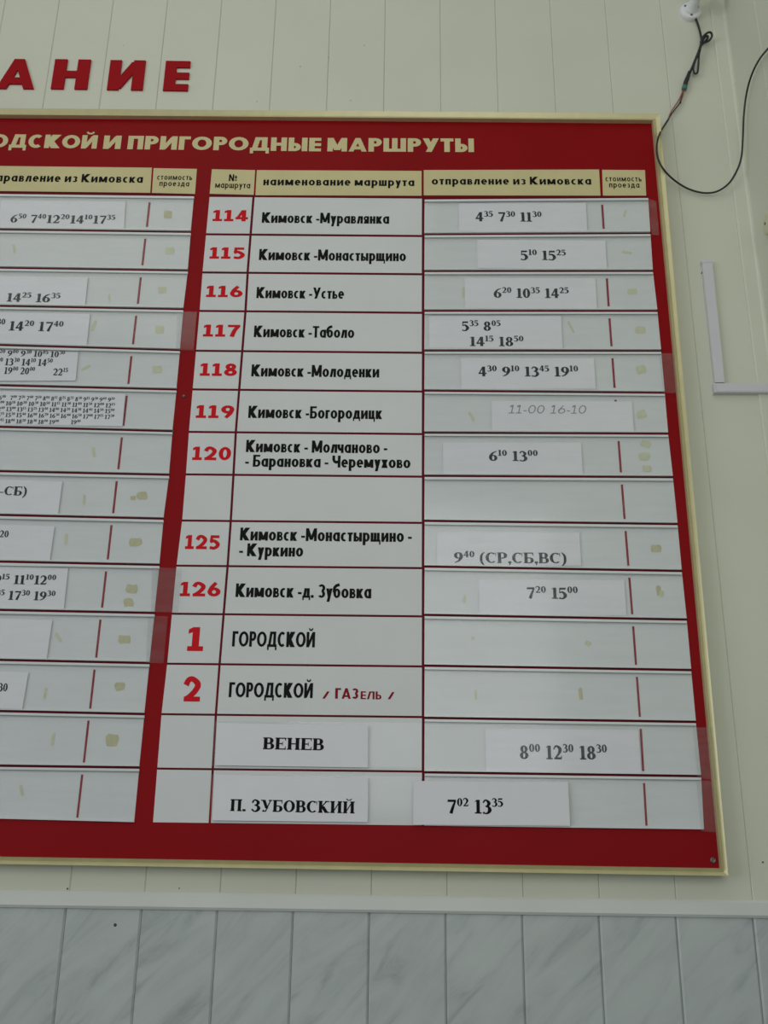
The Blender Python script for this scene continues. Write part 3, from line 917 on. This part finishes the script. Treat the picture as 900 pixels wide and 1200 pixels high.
# left table
LX = -24
slip([(1, 234.5), (147, 236.3), (145.3, 267.8), (-1, 265.8)], [('6^50 7^40', 11.7, 260.8, 53, 9.4), ('12^20', 54.5, 261.4, 80.5, 9.4), ('14^10', 82, 261.8, 107.5, 9.4), ('17^35', 109, 262, 134.5, 9.4)],
     'white slip with five times from 6:50 atop the cut-off table')
slip([(-30, 322.6), (103, 325.3), (99.5, 357.7), (-34, 355.8)], [('14^25 16^35', 7.5, 353.4, 70, 10)], 'white slip reading 14:25 and 16:35 in the third row of the cut-off table')
slip([(-30, 365.3), (105.5, 368), (101.5, 404), (-35, 401.2)], [('^30', -5, 386.2, 4.8, 11.5), ('14^20 17^40', 10.3, 387.3, 73.3, 11)], 'white slip reading 14:20 and 17:40 just above the packed three-line slip')
q5 = [(-30, 407.5), (92, 410), (87, 447.5), (-35, 446)]
slip([(-30, 407.6), (92, 410.2), (88.6, 446), (-35, 446.5)], [('8^20 9^00 9^30 10^05 10^30', -7, 417.2, 75.5, 7), ('^00 13^30 14^10 14^50', -4, 427.8, 61, 8), ('19^00 20^00', 4.6, 438.2, 40.2, 8), ('22^15', 61.8, 439.8, 79, 8)],
     'small paper slip with three packed lines of times ending 22:15', d=.0226, space=.3)
L6 = ['6^10 6^40   7^00 7^20 7^40 7^50 8^00 8^15 8^25 8^35 8^50 9^15 9^30 9^40 9^50', '10^00 10^10 10^20 10^30 10^50 11^15 11^30 11^40 11^50 12^00 12^15',
      '12^40 13^00 13^15 13^25 13^40 14^00 14^20 14^30 14^40 14^50 15^00', '15^15 15^30 15^40 16^00 16^20 16^30 16^40 16^50 17^00 17^15 17^30']
slip([(-30, 457.8), (147, 461.4), (143.4, 499.6), (-35, 496.6)],
     [(L6[0], -11, 468.2, 134, 5), (L6[1], -7, 474.9, 134.4, 5), (L6[2], -6, 481.6, 133.8, 5), (L6[3], -6, 488.4, 133.5, 5),
      ('17^45 18^00 18^20 18^30 18^40 19^00', -7, 495.8, 68.5, 5), ('19^40', 83, 497.2, 94, 5)], 'wide paper slip crowded with five tiny lines of times', space=.3)
slip([(-30, 561), (73, 564.3), (68, 602.8), (-34, 600.8)], [('-СБ)', -1, 580.2, 30.8, 10.5)], 'paper slip ending in two capital letters and a bracket')
slip([(-30, 613.5), (64, 617), (58.2, 656.6), (-35, 655)], [('20', -1, 629.6, 9.6, 8)], 'paper slip in the cut-off table ending with a small 20')
slip([(-30, 660.8), (80, 664.3), (74.8, 713.2), (-35, 711.8)], [('9^15 11^10', -8, 684, 38.4, 10.5), ('12^00', 39.8, 684.8, 64.8, 10.5), ('6^35 17^30 19^30', -14, 702.4, 64, 10.5)], 'two-line paper slip with 11:10, 12:00, 17:30 and 19:30')
slip([(-30, 723.5), (61.3, 726.7), (54.7, 771.5), (-36, 770)], [], 'blank white paper slip in the cut-off table')
slip([(-30, 785.5), (33.3, 788), (26, 830.8), (-36, 829)], [('30', -2.5, 810, 8.3, 9.5)], 'shortest paper slip of the cut-off table, ending with 30')

# ================================================================== cable ducts
d1 = slab('cable_duct', [(822.8, 306), (834.5, 305.3), (849.2, 447.8), (838, 448)], 0, .009, 'duct')
tag(d1, 'upright white cable duct on the planks right of the board', 'cable duct', 'white cable ducts')
slab('duct_cap', [(822, 304.5), (834.8, 303.8), (835.2, 307), (822.5, 307.6)], 0, .0095, 'duct', d1)
p = at(822.5, 320.5, .0)
lathe('screw', (p.x, 0, p.z), (0, -1, 0), [(0, .0016), (.004, .0012)], 'dark', d1, seg=8)
a, b = at(837, 449, .010), at(838.5, 459.5, .010)
d2 = box('cable_duct', a.x, XR-.0032-.0005, -.010, 0, b.z, a.z, 'duct')
tag(d2, 'level white cable duct running from the upright duct into the corner', 'cable duct', 'white cable ducts')
box('duct_cap', a.x-.0012, a.x+.0015, -.0105, 0, b.z-.0004, a.z+.0004, 'duct', d2)
box('duct_lid', a.x+.002, XR-.012, -.0108, -.010, b.z+.0012, a.z-.0012, 'duct', d2)
box('end_elbow', XR-.011, XR-.0038, -.0113, 0, b.z-.0008, a.z+.0008, 'duct', d2)
d3 = box('cable_duct', XR-.010, XR, -1.2, -.0275, b.z-.001, a.z-.001, 'duct')
tag(d3, 'white cable duct continuing along the side wall beyond the corner', 'cable duct', 'white cable ducts')

# beige cover on the side wall, cut by the picture edge
fb = at(898, 262, 0)
v = _fw + _rt*((905 - 450)/F) + _up*((600 - 262)/F)
s = (XR - CAM.x)/v.x
cc = CAM + v*s
jc = lathe('junction_cover', (XR, cc.y, cc.z), (-1, 0, 0), [(0, .018), (.006, .018), (.009, .0165), (.0105, .012), (.011, .004)], 'cap')
tag(jc, 'round aged beige junction cover on the side wall at picture edge', 'junction cover')
lathe('stain_ring', (XR, cc.y, cc.z), (-1, 0, 0), [(0, .0196), (.0012, .0192), (.0014, .018)], 'tape2', jc)
lathe('screw', (XR-.0108, cc.y, cc.z), (-1, 0, 0), [(0, .0026), (.0012, .002)], 'screw', jc, seg=12)

# ================================================================== surveillance camera mount and cables
pc = at(808.5, 16, .0)
cm_ = empty('surveillance_camera', (pc.x, 0, pc.z))
tag(cm_, 'white camera bracket with round screwed base above the board corner', 'camera')
lathe('base', (pc.x, 0, pc.z), (0, -1, 0), [(0, .0195), (.006, .0195), (.0088, .0182), (.0098, .016), (.0105, .0095)], 'white', cm_, seg=40)
for ang in (25, 145, 265):
    x, z = pc.x + .0128*math.cos(math.radians(ang)), pc.z + .0128*math.sin(math.radians(ang))
    lathe('screw', (x, -.0096, z), (0, -1, 0), [(0, .0024), (.0012, .0022), (.0016, .001)], 'screw', cm_, seg=12)
ax = Vector((.12, -1, .16)).normalized()
lathe('neck', (pc.x, -.009, pc.z), ax, [(0, .0118), (.006, .0098), (.014, .0088), (.026, .0086), (.032, .0092)], 'white', cm_, seg=32)
e1 = Vector((pc.x, -.009, pc.z)) + ax*.032
jo = lathe('joint', e1, ax, [(0, .0105), (.002, .0135), (.010, .0135), (.012, .012), (.020, .011)], 'white', cm_, seg=36)
lathe('joint_ring', e1 + ax*.0030, ax, [(0, .01385), (.0012, .01385)], 'screw', jo, seg=36)
e2 = e1 + ax*.02
hd = Vector((-.35, -.8, .05)).normalized()
hz = lathe('housing', e2 + Vector((.01, 0, .016)), hd, [(-.03, .012), (-.028, .018), (0, .019), (.06, .019), (.062, .0175)], 'white', cm_, seg=36)
lathe('lens', e2 + Vector((.01, 0, .016)) + hd*.058, hd, [(0, .013), (.0045, .013), (.0048, .008)], 'black', hz, seg=24)

PT = lambda l, d: [at(x, y, dd) for (x, y), dd in zip(l, d if isinstance(d, list) else [d]*len(l))]
pg = empty('camera_cable', at(822, 48, 0).to_tuple())
tag(pg, 'knotted black cable tail with plug hanging from the camera base', 'cable')
tube('cable', PT([(815.5, 22.5), (818, 29), (820.5, 38), (822, 48), (819.5, 58), (816, 67), (812, 77), (809, 84), (806, 91)], [.006, .008, .01, .012, .010, .008, .007, .007, .007]), .0021, 'black', pg)
tube('cable_loop', PT([(821, 50), (824, 43), (829, 38.5), (833, 38.2), (834.2, 42.5), (831, 47.5), (825, 50.5), (821.5, 54), (819, 61), (817, 67)], [.012, .016, .018, .017, .014, .010, .008, .010, .014, .012]), .0019, 'black', pg)
tube('cable_loop', PT([(822, 50), (825, 45), (828, 42), (829.5, 44), (827, 48), (822, 53), (819.5, 59)], [.010, .014, .012, .010, .008, .014, .016]), .0021, 'black', pg)
tube('cable_loop', PT([(820, 58), (818, 64), (814.5, 72), (812.6, 80), (813.4, 85), (815.5, 86.4), (817.6, 84), (818.4, 76), (819, 66), (820.5, 58)], [.01, .012, .010, .008, .008, .009, .010, .011, .012, .012]), .0017, 'black', pg)
tube('plug', PT([(808, 84), (805.8, 91), (803.8, 96), (802.6, 101)], .007), [.0028, .0036, .0040, .0040], 'black', pg, seg=12)
tube('plug_ring', PT([(802.7, 100.8), (801.6, 104.6)], .007), .0045, 'teal', pg, seg=12, sub=1)

sc_ = empty('signal_cable', at(820, 226, 0).to_tuple())
tag(sc_, 'thin black cable hanging in a wide loop beside the board corner', 'cable')
lp = [(783.5, 139.5), (778, 148), (772.5, 158), (769.6, 172), (771.2, 186), (778, 199), (790, 211), (806, 221), (824, 226), (840, 224.4), (854, 215), (863.5, 200), (868.8, 184), (870.6, 160), (871.6, 136), (874.4, 112), (880, 90), (889, 71), (900, 57), (914, 42), (930, 30)]
ld = [.006, .012, .030, .034, .034, .032, .014, .008, .008, .010, .014, .018, .024, .032, .042, .058, .085, .12, .16, .20, .26]
tube('cable', PT(lp, ld), .0016, 'black', sc_, seg=10)
tube('wire', PT([(801.3, 104.5), (799.5, 111), (797.2, 119.5), (791, 128), (786, 135), (783, 140)], .0065), .0011, 'black', sc_, seg=6)
tube('copper_wire', PT([(801, 104.5), (798, 112), (795, 118), (789, 127), (785, 134), (783.3, 139.5)], .0060), .0012, 'copper', sc_, seg=6)
tube('copper_wire', PT([(802, 104.5), (800, 112), (797.5, 118)], .0060), .0016, 'copper', sc_, seg=6)
p = at(797.4, 120, .0065)
lathe('wire_end', p + Vector((0, .001, 0)), (0, -1, 0), [(0, .0018), (.002, .0016)], 'black', sc_, seg=8)
